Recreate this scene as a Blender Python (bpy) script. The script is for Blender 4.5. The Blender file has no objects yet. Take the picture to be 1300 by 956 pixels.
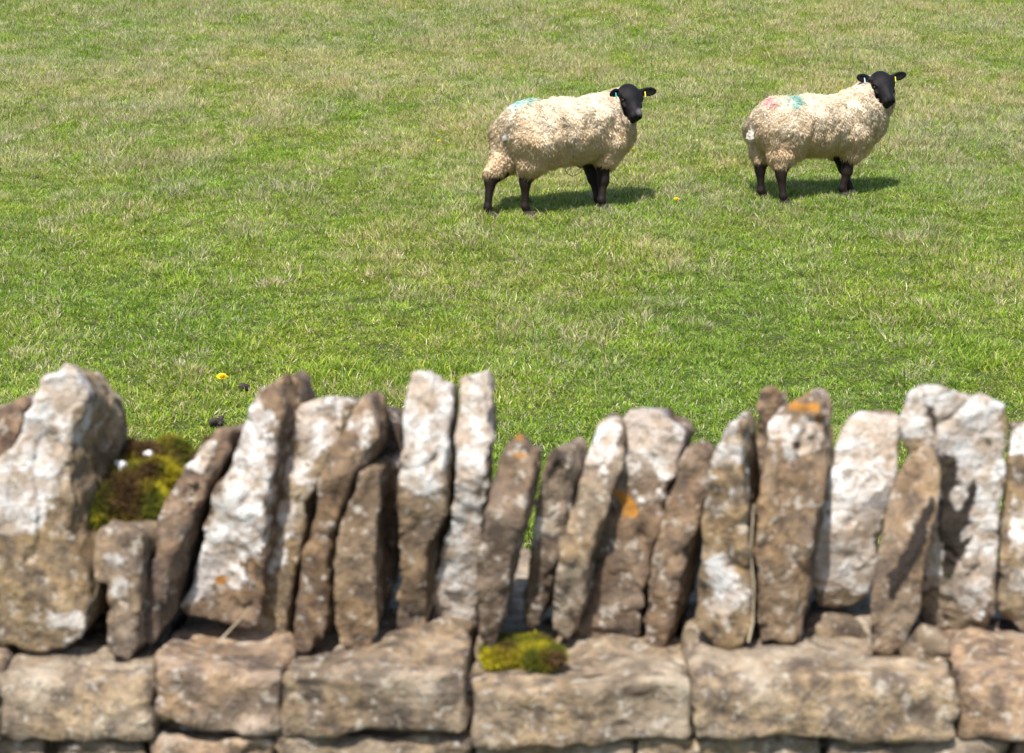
import bpy, math
import numpy as np
from mathutils import Vector

S = bpy.context.scene
COL = S.collection
rad = math.radians
RNG = np.random.default_rng(7)

# ------------------------------------------------------------------ camera
FPX = 2875.0; PITCH = math.atan(553 / FPX); CAMZ = 1.6
cam_d = bpy.data.cameras.new('camera'); cam = bpy.data.objects.new('camera', cam_d); COL.objects.link(cam)
cam.location = (0, 0, CAMZ); cam.rotation_euler = (math.pi / 2 - PITCH, 0, 0)
cam_d.sensor_width = 36; cam_d.lens = 36 * FPX / 1300
cam_d.clip_end = 2000
cam_d.dof.use_dof = True; cam_d.dof.focus_distance = 16.2; cam_d.dof.aperture_fstop = 12
S.camera = cam

# ------------------------------------------------------------------ light
SUN = Vector((-0.16, -0.56, 0.80)).normalized()          # towards the sun
sun_el = math.asin(SUN.z); sun_az = math.atan2(SUN.x, SUN.y)
w = bpy.data.worlds.new('World'); S.world = w; w.use_nodes = True
nt = w.node_tree; nt.nodes.clear()
sky = nt.nodes.new('ShaderNodeTexSky'); sky.sky_type = 'NISHITA'; sky.sun_disc = False
sky.sun_elevation = sun_el; sky.sun_rotation = sun_az
bg = nt.nodes.new('ShaderNodeBackground'); bg.inputs['Strength'].default_value = 0.13
wo = nt.nodes.new('ShaderNodeOutputWorld')
nt.links.new(sky.outputs[0], bg.inputs[0]); nt.links.new(bg.outputs[0], wo.inputs[0])
ld = bpy.data.lights.new('sun', 'SUN'); ld.energy = 4.7; ld.angle = rad(0.53); ld.color = (1, 0.955, 0.885)
lo = bpy.data.objects.new('sun', ld); COL.objects.link(lo)
lo.rotation_euler = SUN.to_track_quat('Z', 'Y').to_euler(); lo.location = (-5, -5, 20)
S.view_settings.view_transform = 'Standard'; S.view_settings.look = 'None'
S.view_settings.gamma = 1; S.view_settings.exposure = 0.78
S.render.engine = 'CYCLES'

# ------------------------------------------------------------------ mapping
cp, sp = math.cos(PITCH), math.sin(PITCH)
def ray(px, py):
    dx = (px - 650) / FPX; dy = (py - 478) / FPX
    return np.array([dx, cp - dy * sp, -sp - dy * cp])
def at(px, py, Y):
    r = ray(px, py); t = Y / r[1]
    return np.array([r[0] * t, Y, CAMZ + r[2] * t])
def field_z(x, y):
    x = np.asarray(x, float); y = np.asarray(y, float)
    z = -1.4 + 0.07 * y + 0.02 * np.sin(x * 0.7 + 1.3) * np.sin(y * 0.45) + 0.012 * np.sin(x * 1.9 + y * 1.3)
    far = np.clip(y - 70, 0, None)
    return z - far * 0.05 + 1.2 * np.clip(far / 60, 0, 1) * np.sin(x * 0.03)
def ground_at(px, py):
    r = ray(px, py); t = 3.0 / (-r[2] + 0.07 * r[1])
    for _ in range(8):
        z = float(field_z(r[0] * t, r[1] * t)); t = (z - CAMZ) / r[2] if r[2] < 0 else t
        t = min(max(t, 5), 60)
    return np.array([r[0] * t, r[1] * t, z])

# ------------------------------------------------------------------ helpers
def tag(o, label=None, cat=None, group=None, kind=None):
    if label: o['label'] = label
    if cat: o['category'] = cat
    if group: o['group'] = group
    if kind: o['kind'] = kind
    return o
def empty(name, loc):
    o = bpy.data.objects.new(name, None); COL.objects.link(o); o.location = loc; o.empty_display_size = 0.1
    return o
def mesh_np(name, V, F, smooth=True, corners=4):
    me = bpy.data.meshes.new(name)
    V = np.asarray(V, np.float32); F = np.asarray(F, np.int32)
    me.vertices.add(len(V)); me.vertices.foreach_set('co', V.ravel())
    n = F.shape[1]
    me.loops.add(F.size); me.loops.foreach_set('vertex_index', F.ravel())
    me.polygons.add(len(F)); me.polygons.foreach_set('loop_start', np.arange(0, F.size, n, dtype=np.int32))
    me.polygons.foreach_set('loop_total', np.full(len(F), n, np.int32))
    me.polygons.foreach_set('use_smooth', np.full(len(F), smooth))
    me.update(calc_edges=True)
    return me
def link(name, me, mat, parent=None, loc=None):
    o = bpy.data.objects.new(name, me); COL.objects.link(o)
    if mat: me.materials.append(mat)
    if parent: o.parent = parent
    if loc is not None: o.location = loc
    return o
def fattr(me, name, vals):
    a = me.attributes.new(name, 'FLOAT', 'POINT'); a.data.foreach_set('value', np.asarray(vals, np.float32))
def cattr(me, name, rgb):
    a = me.attributes.new(name, 'FLOAT_COLOR', 'POINT')
    c = np.ones((len(rgb), 4), np.float32); c[:, :3] = rgb; a.data.foreach_set('color', c.ravel())

# noise
def _hash(i, j, k, seed):
    h = (i * 374761393 + j * 668265263 + k * 2147483647 + seed * 1274126177) & 0xffffffff
    h = ((h ^ (h >> 13)) * 1274126177) & 0xffffffff
    return ((h ^ (h >> 16)) & 0xffff) / 65535.0 * 2 - 1
def vnoise(x, y, z, seed=0):
    xi = np.floor(x).astype(np.int64); yi = np.floor(y).astype(np.int64); zi = np.floor(z).astype(np.int64)
    fx = x - xi; fy = y - yi; fz = z - zi
    fx = fx * fx * (3 - 2 * fx); fy = fy * fy * (3 - 2 * fy); fz = fz * fz * (3 - 2 * fz)
    r = 0
    for a in (0, 1):
        for b in (0, 1):
            for c in (0, 1):
                r = r + _hash(xi + a, yi + b, zi + c, seed) * (fx if a else 1 - fx) * (fy if b else 1 - fy) * (fz if c else 1 - fz)
    return r
def fbm(x, y, z, sc, octv=3, seed=0, gain=0.5):
    r = 0; a = 1; f = 1 / sc
    for o in range(octv):
        r = r + a * vnoise(x * f + o * 7.3, y * f - o * 3.1, z * f + o * 5.7, seed + o); a *= gain; f *= 2.03
    return r

# signed distance grids and surface nets
def smin(a, b, k):
    h = np.clip(0.5 + 0.5 * (b - a) / k, 0, 1)
    return b * (1 - h) + a * h - k * h * (1 - h)
def surface_nets(f, o, h):
    s = f < 0
    nx, ny, nz = f.shape
    cnt = np.zeros((nx - 1, ny - 1, nz - 1), np.float32); acc = np.zeros((nx - 1, ny - 1, nz - 1, 3), np.float32)
    def sl(a, n, d): return slice(d, n - 1 + d)
    for ax in range(3):
        oth = [a for a in range(3) if a != ax]
        for d1 in (0, 1):
            for d2 in (0, 1):
                off = [0, 0, 0]; off[oth[0]] = d1; off[oth[1]] = d2
                A = tuple(slice(off[i], f.shape[i] - 1 + off[i]) for i in range(3))
                off2 = off[:]; off2[ax] = 1
                B = tuple(slice(off2[i], f.shape[i] - 1 + off2[i]) for i in range(3))
                fa, fb = f[A], f[B]; m = s[A] != s[B]
                t = np.where(m, fa / np.where(m, fa - fb, 1), 0)
                cnt += m
                for i in range(3):
                    acc[..., i] += np.where(m, (t if i == ax else off[i]), 0)
    m = cnt > 0
    idx = -np.ones(m.shape, np.int64); idx[m] = np.arange(m.sum())
    cell = np.argwhere(m)
    V = (cell + acc[m] / cnt[m][:, None]) * h + np.asarray(o)
    quads = []
    for ax in range(3):
        u, v = [(1, 2), (2, 0), (0, 1)][ax]
        A = [slice(1, -1)] * 3; B = [slice(1, -1)] * 3
        A[ax] = slice(0, -1); B[ax] = slice(1, None)
        e = s[tuple(A)] != s[tuple(B)]
        p = np.argwhere(e); p[:, u] += 1; p[:, v] += 1
        ins = s[tuple(p.T)]
        def c(du, dv):
            q = p.copy(); q[:, u] -= du; q[:, v] -= dv
            return idx[tuple(q.T)]
        Q = np.stack([c(1, 1), c(0, 1), c(0, 0), c(1, 0)], 1)
        Q[~ins] = Q[~ins][:, ::-1]
        quads.append(Q)
    Q = np.concatenate(quads); Q = Q[(Q >= 0).all(1)]
    return V, Q
class Grid:
    def __init__(s, lo, hi, h):
        s.lo = np.array(lo, float); s.h = h
        s.n = np.ceil((np.array(hi) - s.lo) / h).astype(int) + 1
        s.ax = [s.lo[i] + np.arange(s.n[i]) * h for i in range(3)]
        s.f = np.full(tuple(s.n), 0.5, np.float32)
    def sub(s, lo, hi):
        r = []
        for i in range(3):
            a = int(np.clip((lo[i] - s.lo[i]) // s.h, 0, s.n[i])); b = int(np.clip((hi[i] - s.lo[i]) // s.h + 2, 0, s.n[i]))
            r.append(slice(a, b))
        X = s.ax[0][r[0]][:, None, None]; Y = s.ax[1][r[1]][None, :, None]; Z = s.ax[2][r[2]][None, None, :]
        return tuple(r), X, Y, Z
    def comb(s, r, d, k, sub):
        if sub: s.f[r] = -smin(-s.f[r], d, k)
        else: s.f[r] = smin(s.f[r], d, k)
    def ell(s, c, rr, axes=None, k=0.04, sub=False):
        c = np.asarray(c, float); rr = np.asarray(rr, float); m = max(rr) + 0.07
        r, X, Y, Z = s.sub(c - m, c + m); X = X - c[0]; Y = Y - c[1]; Z = Z - c[2]
        if axes is None: P = [X, Y, Z]
        else: P = [X * a[0] + Y * a[1] + Z * a[2] for a in axes]
        k0 = np.sqrt((P[0] / rr[0]) ** 2 + (P[1] / rr[1]) ** 2 + (P[2] / rr[2]) ** 2)
        k1 = np.sqrt((P[0] / rr[0] ** 2) ** 2 + (P[1] / rr[1] ** 2) ** 2 + (P[2] / rr[2] ** 2) ** 2) + 1e-9
        s.comb(r, k0 * (k0 - 1) / k1, k, sub)
    def cone(s, a, b, ra, rb, k=0.03, sub=False):
        a = np.asarray(a, float); b = np.asarray(b, float); m = max(ra, rb) + 0.07
        r, X, Y, Z = s.sub(np.minimum(a, b) - m, np.maximum(a, b) + m)
        d = b - a; L = d @ d
        t = np.clip(((X - a[0]) * d[0] + (Y - a[1]) * d[1] + (Z - a[2]) * d[2]) / L, 0, 1)
        dist = np.sqrt((X - a[0] - t * d[0]) ** 2 + (Y - a[1] - t * d[1]) ** 2 + (Z - a[2] - t * d[2]) ** 2)
        s.comb(r, dist - (ra + (rb - ra) * t), k, sub)
    def pts(s):
        return s.ax[0][:, None, None], s.ax[1][None, :, None], s.ax[2][None, None, :]
    def mesh(s): return surface_nets(s.f, s.lo, s.h)

def poly_sdf(P, X, Z):
    """signed distance to polygon, negative inside"""
    P = np.asarray(P, float); n = len(P)
    d = np.full(np.broadcast(X, Z).shape, 1e9); ins = np.zeros(d.shape, bool)
    for i in range(n):
        a = P[i]; b = P[(i + 1) % n]; e = b - a
        wx = X - a[0]; wz = Z - a[1]
        t = np.clip((wx * e[0] + wz * e[1]) / (e @ e + 1e-12), 0, 1)
        d = np.minimum(d, (wx - e[0] * t) ** 2 + (wz - e[1] * t) ** 2)
        c = ((a[1] > Z) != (b[1] > Z))
        den = (b[1] - a[1]) if abs(b[1] - a[1]) > 1e-9 else 1e-9
        ins ^= c & (X < (b[0] - a[0]) * (Z - a[1]) / den + a[0])
    d = np.sqrt(d)
    return np.where(ins, -d, d)

# ------------------------------------------------------------------ node helpers
class NT:
    def __init__(s, name, rough=0.9):
        s.m = bpy.data.materials.new(name); s.m.use_nodes = True; s.t = s.m.node_tree
        s.b = s.t.nodes['Principled BSDF']; s.b.inputs['Roughness'].default_value = rough
        s.b.inputs['Specular IOR Level'].default_value = 0.25
        s.out = s.t.nodes['Material Output']
    def n(s, typ, **kw):
        x = s.t.nodes.new(typ)
        for k, v in kw.items():
            if k.startswith('i_'): x.inputs[k[2:].replace('_', ' ')].default_value = v
            else: setattr(x, k, v)
        return x
    def l(s, a, b): s.t.links.new(a, b)
    def noise(s, vec, scale, detail=5, rough=0.6, off=None):
        x = s.n('ShaderNodeTexNoise'); x.inputs['Scale'].default_value = scale
        x.inputs['Detail'].default_value = detail; x.inputs['Roughness'].default_value = rough
        if off is not None:
            mp = s.n('ShaderNodeMapping'); mp.inputs['Location'].default_value = off; s.l(vec, mp.inputs[0]); vec = mp.outputs[0]
        s.l(vec, x.inputs['Vector']); return x.outputs['Fac']
    def ramp(s, fac, stops):
        r = s.n('ShaderNodeValToRGB'); e = r.color_ramp.elements
        e[0].position, e[0].color = stops[0][0], (*stops[0][1], 1); e[1].position, e[1].color = stops[-1][0], (*stops[-1][1], 1)
        for p, c in stops[1:-1]:
            q = e.new(p); q.color = (*c, 1)
        s.l(fac, r.inputs[0]); return r.outputs[0]
    def math(s, op, a, b=None, clamp=False):
        x = s.n('ShaderNodeMath', operation=op); x.use_clamp = clamp
        for i, v in enumerate((a, b)):
            if v is None: continue
            if isinstance(v, (int, float)): x.inputs[i].default_value = v
            else: s.l(v, x.inputs[i])
        return x.outputs[0]
    def mix(s, fac, a, b, mode='MIX'):
        x = s.n('ShaderNodeMix', data_type='RGBA', blend_type=mode)
        if isinstance(fac, (int, float)): x.inputs[0].default_value = fac
        else: s.l(fac, x.inputs[0])
        for i, v in ((6, a), (7, b)):
            if isinstance(v, tuple): x.inputs[i].default_value = (*v, 1)
            else: s.l(v, x.inputs[i])
        return x.outputs[2]
    def range(s, v, a, b, c=0, d=1):
        x = s.n('ShaderNodeMapRange'); x.interpolation_type = 'SMOOTHSTEP'; s.l(v, x.inputs[0])
        for i, q in enumerate((a, b, c, d)): x.inputs[i + 1].default_value = q
        return x.outputs[0]
    def attr(s, name, out='Fac'):
        return s.n('ShaderNodeAttribute', attribute_name=name).outputs[out]
    def bump(s, h, dist, strength=1.0, prev=None):
        x = s.n('ShaderNodeBump'); x.inputs['Distance'].default_value = dist; x.inputs['Strength'].default_value = strength
        s.l(h, x.inputs['Height'])
        if prev: s.l(prev, x.inputs['Normal'])
        return x.outputs[0]

def stone_material():
    t = NT('limestone', 0.92)
    co = t.n('ShaderNodeTexCoord').outputs['Object']
    rnd = t.n('ShaderNodeObjectInfo').outputs['Random']
    sh = t.n('ShaderNodeVectorMath', operation='ADD'); t.l(co, sh.inputs[0])
    cx = t.n('ShaderNodeCombineXYZ'); t.l(t.math('MULTIPLY', rnd, 37.0), cx.inputs[0]); t.l(t.math('MULTIPLY', rnd, 11.0), cx.inputs[1]); t.l(cx.outputs[0], sh.inputs[1])
    v = sh.outputs[0]
    n1 = t.noise(v, 13, 7, 0.66); n2 = t.noise(v, 46, 6, 0.66, (3, 1, 7)); n3 = t.noise(v, 170, 4, 0.6, (9, 5, 2)); n4 = t.noise(v, 7, 3, 0.5, (1, 8, 4))
    base = t.ramp(n1, [(0.34, (0.055, 0.043, 0.034)), (0.43, (0.125, 0.100, 0.076)), (0.51, (0.205, 0.168, 0.130)), (0.58, (0.29, 0.245, 0.195)), (0.68, (0.38, 0.34, 0.285))])
    ochre = t.ramp(n2, [(0.37, (0.075, 0.057, 0.045)), (0.48, (0.19, 0.138, 0.090)), (0.58, (0.30, 0.215, 0.125)), (0.70, (0.38, 0.325, 0.25))])
    base = t.mix(t.range(n4, 0.40, 0.62, 0.15, 0.75), base, ochre)
    tone = t.attr('tone', 'Color')
    base = t.mix(1.0, base, tone, 'MULTIPLY')
    # dark weathering in blotches
    dk = t.range(t.noise(v, 24, 6, 0.7, (4, 4, 9)), 0.52, 0.60)
    base = t.mix(t.math('MULTIPLY', dk, 0.6), base, (0.080, 0.062, 0.052))
    # pale lichen, edges broken by noise
    lv = t.attr('lichen')
    ln = t.noise(v, 34, 7, 0.68, (6, 2, 1)); lb = t.noise(v, 15, 4, 0.6, (2, 7, 3))
    wob = t.math('ADD', t.math('MULTIPLY', t.math('SUBTRACT', ln, 0.5), 0.11), t.math('MULTIPLY', t.math('SUBTRACT', lb, 0.5), 0.13))
    lm = t.range(t.math('ADD', lv, wob), -0.003, 0.007)
    hole = t.range(t.noise(v, 31, 7, 0.72, (7, 7, 2)), 0.56, 0.62)
    lm = t.math('MULTIPLY', lm, t.math('SUBTRACT', 1.0, t.math('MULTIPLY', hole, 0.7)))
    lcol = t.ramp(n2, [(0.30, (0.26, 0.18, 0.12)), (0.41, (0.42, 0.34, 0.27)), (0.51, (0.58, 0.53, 0.48)), (0.62, (0.72, 0.70, 0.67))])
    pink = t.range(t.noise(v, 23, 7, 0.68, (5, 9, 9)), 0.49, 0.56)
    lcol = t.mix(t.math('MULTIPLY', pink, 0.72), lcol, (0.42, 0.32, 0.235))
    grey = t.range(t.noise(v, 12, 4, 0.5, (8, 1, 5)), 0.52, 0.62)
    lcol = t.mix(t.math('MULTIPLY', grey, 0.25), lcol, (0.40, 0.42, 0.46))
    # a faint sprinkle of lichen spots everywhere
    sp_ = t.range(t.noise(v, 60, 5, 0.7, (1, 3, 3)), 0.56, 0.62)
    base = t.mix(t.math('MULTIPLY', sp_, 0.6), base, (0.50, 0.45, 0.38))
    col = t.mix(lm, base, lcol)
    om = t.range(t.math('ADD', t.attr('orange'), t.math('MULTIPLY', t.math('SUBTRACT', ln, 0.5), 0.04)), -0.003, 0.001)
    col = t.mix(om, col, t.ramp(n2, [(0.35, (0.26, 0.14, 0.05)), (0.62, (0.50, 0.21, 0.025))]))
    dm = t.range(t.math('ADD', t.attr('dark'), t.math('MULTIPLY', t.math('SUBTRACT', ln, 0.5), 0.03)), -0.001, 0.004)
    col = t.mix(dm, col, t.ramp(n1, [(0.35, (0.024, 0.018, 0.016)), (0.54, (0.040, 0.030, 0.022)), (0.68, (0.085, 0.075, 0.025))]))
    hs = t.n('ShaderNodeHueSaturation'); hs.inputs['Saturation'].default_value = 1.0; t.l(col, hs.inputs['Color']); col = t.mix(om, hs.outputs[0], col)
    t.l(col, t.b.inputs['Base Color'])
    b1 = t.bump(n1, 0.03, 0.7); b2 = t.bump(n2, 0.012, 0.9, b1); b3 = t.bump(n3, 0.003, 0.8, b2)
    b4 = t.bump(lm, 0.002, 0.6, b3)
    t.l(b4, t.b.inputs['Normal'])
    return t.m
M_STONE = stone_material()

def simple(name, rgb, rough=0.8, var=0.25, scale=40, bump=0.0):
    t = NT(name, rough); co = t.n('ShaderNodeTexCoord').outputs['Object']
    n = t.noise(co, scale, 4, 0.6)
    a = tuple(c * (1 - var) for c in rgb); b = tuple(min(1, c * (1 + var)) for c in rgb)
    t.l(t.ramp(n, [(0.3, a), (0.7, b)]), t.b.inputs['Base Color'])
    if bump: t.l(t.bump(n, bump, 0.8), t.b.inputs['Normal'])
    return t.m

# ------------------------------------------------------------------ ground (one sheet)
def ground():
    ys = np.concatenate([np.linspace(-30, 2.56, 30), [2.60, 2.74, 2.9], np.linspace(3.2, 40, 180), np.linspace(41, 400, 60)])
    xs = np.concatenate([-np.geomspace(300, 14, 20), np.linspace(-13, 13, 120), np.geomspace(14, 300, 20)])
    X, Y = np.meshgrid(xs, ys, indexing='ij')
    Z = np.where(Y > 2.7, field_z(X, Y), 0.0 + 0.01 * np.sin(X * 3 + Y * 2) * (Y < 2))
    V = np.stack([X, Y, Z], -1).reshape(-1, 3); nx, ny = X.shape
    i = (np.arange(nx - 1)[:, None] * ny + np.arange(ny - 1)[None]).ravel()
    F = np.stack([i, i + ny, i + ny + 1, i + 1], 1)
    t = NT('field_soil', 0.95); g = t.n('ShaderNodeNewGeometry').outputs['Position']
    n = t.noise(g, 55, 6, 0.75); n2 = t.noise(g, 1.2, 4, 0.6)
    c = t.ramp(n, [(0.36, (0.02, 0.03, 0.008)), (0.52, (0.085, 0.125, 0.018)), (0.64, (0.22, 0.23, 0.08))])
    c = t.mix(t.range(n2, 0.4, 0.7, 0, 0.5), c, (0.11, 0.12, 0.045))
    t.l(c, t.b.inputs['Base Color']); t.l(t.bump(n, 0.04), t.b.inputs['Normal'])
    o = link('ground', mesh_np('ground', V, F), t.m); tag(o, kind='structure')
ground()

# ------------------------------------------------------------------ grass
def grass_material():
    t = NT('grass_blades', 0.6)
    c = t.attr('Col', 'Color')
    r = t.n('ShaderNodeObjectInfo').outputs['Random']
    g = t.n('ShaderNodeNewGeometry').outputs['Position']
    n = t.noise(g, 1.1, 4, 0.6); n2 = t.noise(g, 0.35, 3, 0.5, (5, 3, 1))
    c = t.mix(t.range(n, 0.42, 0.62, 0, 0.3), c, t.mix(1.0, c, (1.3, 1.05, 0.9), 'MULTIPLY'))
    c = t.mix(t.range(n2, 0.42, 0.6, 0, 0.4), c, t.mix(1.0, c, (0.72, 0.86, 0.9), 'MULTIPLY'))
    hs = t.n('ShaderNodeHueSaturation'); t.l(c, hs.inputs['Color'])
    mr = t.n('ShaderNodeMapRange'); t.l(r, mr.inputs[0]); mr.inputs[3].default_value = 0.75; mr.inputs[4].default_value = 1.22
    t.l(mr.outputs[0], hs.inputs['Value']); c = hs.outputs[0]
    t.l(c, t.b.inputs['Base Color']); t.b.inputs['Specular IOR Level'].default_value = 0.12
    tr = t.n('ShaderNodeBsdfTranslucent'); t.l(t.mix(1.0, c, (1.0, 1.0, 0.6), 'MULTIPLY'), tr.inputs[0])
    ms = t.n('ShaderNodeMixShader'); ms.inputs[0].default_value = 0.35
    t.l(t.b.outputs[0], ms.inputs[1]); t.l(tr.outputs[0], ms.inputs[2]); t.l(ms.outputs[0], t.out.inputs[0])
    return t.m
M_GRASS = grass_material()
GREEN = np.array([[0.215, 0.335, 0.024], [0.300, 0.400, 0.036], [0.150, 0.275, 0.024], [0.380, 0.440, 0.080], [0.080, 0.150, 0.028]])
STRAW = np.array([[0.55, 0.47, 0.30], [0.45, 0.37, 0.23], [0.65, 0.57, 0.40], [0.35, 0.30, 0.18]])
def clump(name, n, radius, hmin, hmax, wid, straw, lean, rng, broad=0.0):
    ang = rng.uniform(0, 2 * np.pi, n); rr = radius * np.sqrt(rng.uniform(0, 1, n))
    bx = rr * np.cos(ang); by = rr * np.sin(ang)
    L = rng.uniform(hmin, hmax, n); az = ang + rng.normal(0, 1.1, n); le = np.clip(rng.normal(lean, 0.3, n), 0.05, 1.45)
    d = np.stack([np.cos(az), np.sin(az)], 1)
    wd = wid * rng.uniform(0.6, 1.4, n); tw = az + np.pi / 2 + rng.normal(0, 0.7, n)
    sx = np.cos(tw) * wd / 2; sy = np.sin(tw) * wd / 2
    bend = rng.uniform(0.2, 0.9, n)
    V = []
    for t_, wf in ((0, 0.8), (0.5, 1.0), (1.0, 0.0)):
        a = le + bend * t_
        out = L * t_ * np.sin(a); up = L * t_ * np.cos(a) - 0.006
        cxx = bx + d[:, 0] * out; cyy = by + d[:, 1] * out
        V.append(np.stack([cxx - sx * wf, cyy - sy * wf, up], 1))
        if wf > 0: V.append(np.stack([cxx + sx * wf, cyy + sy * wf, up], 1))
    V = np.stack(V, 1)                                  # n,5,3
    b = np.arange(n)[:, None] * 5
    tri = np.concatenate([b + [0, 1, 3], b + [0, 3, 2], b + [2, 3, 4]])
    isS = rng.uniform(0, 1, n) < straw
    c = np.where(isS[:, None], STRAW[rng.integers(0, 4, n)], GREEN[rng.integers(0, 5, n)])
    c = c * rng.uniform(0.75, 1.25, (n, 1))
    me = mesh_np(name, V.reshape(-1, 3), tri, smooth=False)
    cattr(me, 'Col', np.repeat(c, 5, 0))
    me.materials.append(M_GRASS)
    return me
def grass():
    rng = np.random.default_rng(21)
    src = bpy.data.collections.new('grass_clumps')
    specs = []
    for i in range(5): specs.append(('lush', dict(n=105, radius=0.085, hmin=0.016, hmax=0.044, wid=0.0036, straw=0.13, lean=0.65)))
    for i in range(4): specs.append(('mixed', dict(n=80, radius=0.08, hmin=0.025, hmax=0.068, wid=0.0034, straw=0.30, lean=0.5)))
    for i in range(4): specs.append(('straw', dict(n=60, radius=0.055, hmin=0.03, hmax=0.085, wid=0.0028, straw=0.72, lean=0.4)))
    for i in range(2): specs.append(('tall', dict(n=45, radius=0.06, hmin=0.04, hmax=0.085, wid=0.0042, straw=0.12, lean=0.4)))
    for i in range(2): specs.append(('litter', dict(n=5, radius=0.05, hmin=0.02, hmax=0.06, wid=0.008, straw=1.0, lean=1.3)))
    for i, (nm, kw) in enumerate(specs):
        o = bpy.data.objects.new('clump_%02d' % i, clump('grass_clump', rng=rng, **kw)); src.objects.link(o)
    P = []; IDX = []; SC = []
    def spread(y0, y1, dens, sc):
        hw = lambda y: 0.226 * y + 1.0
        area = (hw(y0) + hw(y1)) * (y1 - y0); n = int(area * dens)
        y = rng.uniform(y0, y1, n * 2); x = rng.uniform(-1, 1, n * 2) * hw(y1)
        k = np.abs(x) < hw(y); x = x[k]; y = y[k]; n = len(x)
        z = field_z(x, y)
        big = fbm(x, y * .4, x * 0, 1.3, 3, 5); mid = fbm(x, y * .3, x * 0, 0.30, 2, 9); sm = fbm(x, y * .35, x * 0, 0.12, 2, 31)
        dist = np.clip((y - 12.0) / 7.0, 0, 1)
        s = -0.50 + 0.80 * dist + 0.22 * big + 0.36 * mid + 0.40 * sm + rng.normal(0, 0.34, n)
        idx = np.where(s < -0.15, rng.integers(0, 5, n), np.where(s < 0.45, rng.integers(5, 9, n), rng.integers(9, 13, n)))
        q = fbm(x, y, x * 0, 0.5, 2, 77) + rng.normal(0, 0.15, n)
        idx = np.where((q > 0.75) & (s < 0.3), rng.integers(13, 15, n), idx)
        idx = np.where(rng.uniform(0, 1, n) < 0.020, rng.integers(15, 17, n), idx)
        P.append(np.stack([x, y, z], 1)); IDX.append(idx)
        SC.append(sc * rng.uniform(0.75, 1.25, n) * (1 + 0.25 * np.clip(mid, -1, 1)))
    spread(6.5, 12, 250, 0.92); spread(12, 18, 210, 1.0); spread(18, 26, 150, 1.12); spread(26, 36, 100, 1.3); spread(36, 60, 18, 2.4)
    # a few larger withered tufts where the photograph shows them
    for px, py, k in ((347, 362, 7), (420, 330, 5), (530, 350, 6), (245, 330, 5), (1150, 470, 4), (880, 415, 5), (905, 345, 6), (520, 505, 5), (240, 480, 6), (20, 455, 6), (155, 560, 9), (840, 322, 5), (470, 40, 4), (90, 250, 4), (655, 345, 5), (270, 250, 4)):
        c = ground_at(px, py)
        for _ in range(k):
            x = c[0] + rng.normal(0, 0.05); y = c[1] + rng.normal(0, 0.10)
            P.append(np.array([[x, y, float(field_z(x, y))]])); IDX.append(np.array([rng.integers(9, 13)])); SC.append(np.array([rng.uniform(0.9, 1.25)]))
    P = np.concatenate(P); IDX = np.concatenate(IDX); SC = np.concatenate(SC)
    # keep the ground clear where hooves stand is not needed: grass grows round them
    me = bpy.data.meshes.new('grass'); me.vertices.add(len(P)); me.vertices.foreach_set('co', P.astype(np.float32).ravel())
    a = me.attributes.new('idx', 'INT', 'POINT'); a.data.foreach_set('value', IDX.astype(np.int32))
    fattr(me, 'scl', SC)
    rot = np.stack([rng.normal(0, 0.12, len(P)), rng.normal(0, 0.12, len(P)), rng.uniform(0, 6.283, len(P))], 1).astype(np.float32)
    a = me.attributes.new('rot', 'FLOAT_VECTOR', 'POINT'); a.data.foreach_set('vector', rot.ravel())
    o = bpy.data.objects.new('grass', me); COL.objects.link(o)
    me.materials.append(M_GRASS)
    ng = bpy.data.node_groups.new('scatter_grass', 'GeometryNodeTree')
    ng.interface.new_socket('Geometry', in_out='INPUT', socket_type='NodeSocketGeometry')
    ng.interface.new_socket('Geometry', in_out='OUTPUT', socket_type='NodeSocketGeometry')
    N = ng.nodes; gi = N.new('NodeGroupInput'); go = N.new('NodeGroupOutput')
    m2p = N.new('GeometryNodeMeshToPoints'); iop = N.new('GeometryNodeInstanceOnPoints'); ci = N.new('GeometryNodeCollectionInfo')
    ci.inputs['Collection'].default_value = src; ci.inputs['Separate Children'].default_value = True; ci.inputs['Reset Children'].default_value = True
    def na(name, typ):
        x = N.new('GeometryNodeInputNamedAttribute'); x.data_type = typ; x.inputs['Name'].default_value = name; return x.outputs['Attribute']
    L = ng.links
    L.new(gi.outputs[0], m2p.inputs['Mesh']); L.new(m2p.outputs[0], iop.inputs['Points']); L.new(ci.outputs[0], iop.inputs['Instance'])
    iop.inputs['Pick Instance'].default_value = True
    L.new(na('idx', 'INT'), iop.inputs['Instance Index']); L.new(na('scl', 'FLOAT'), iop.inputs['Scale'])
    L.new(na('rot', 'FLOAT_VECTOR'), iop.inputs['Rotation']); L.new(iop.outputs[0], go.inputs[0])
    md = o.modifiers.new('scatter', 'NODES'); md.node_group = ng
    tag(o, 'short green pasture grass mixed with withered straw tufts', 'grass', kind='stuff')
    print('grass clumps', len(P))
grass()

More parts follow.
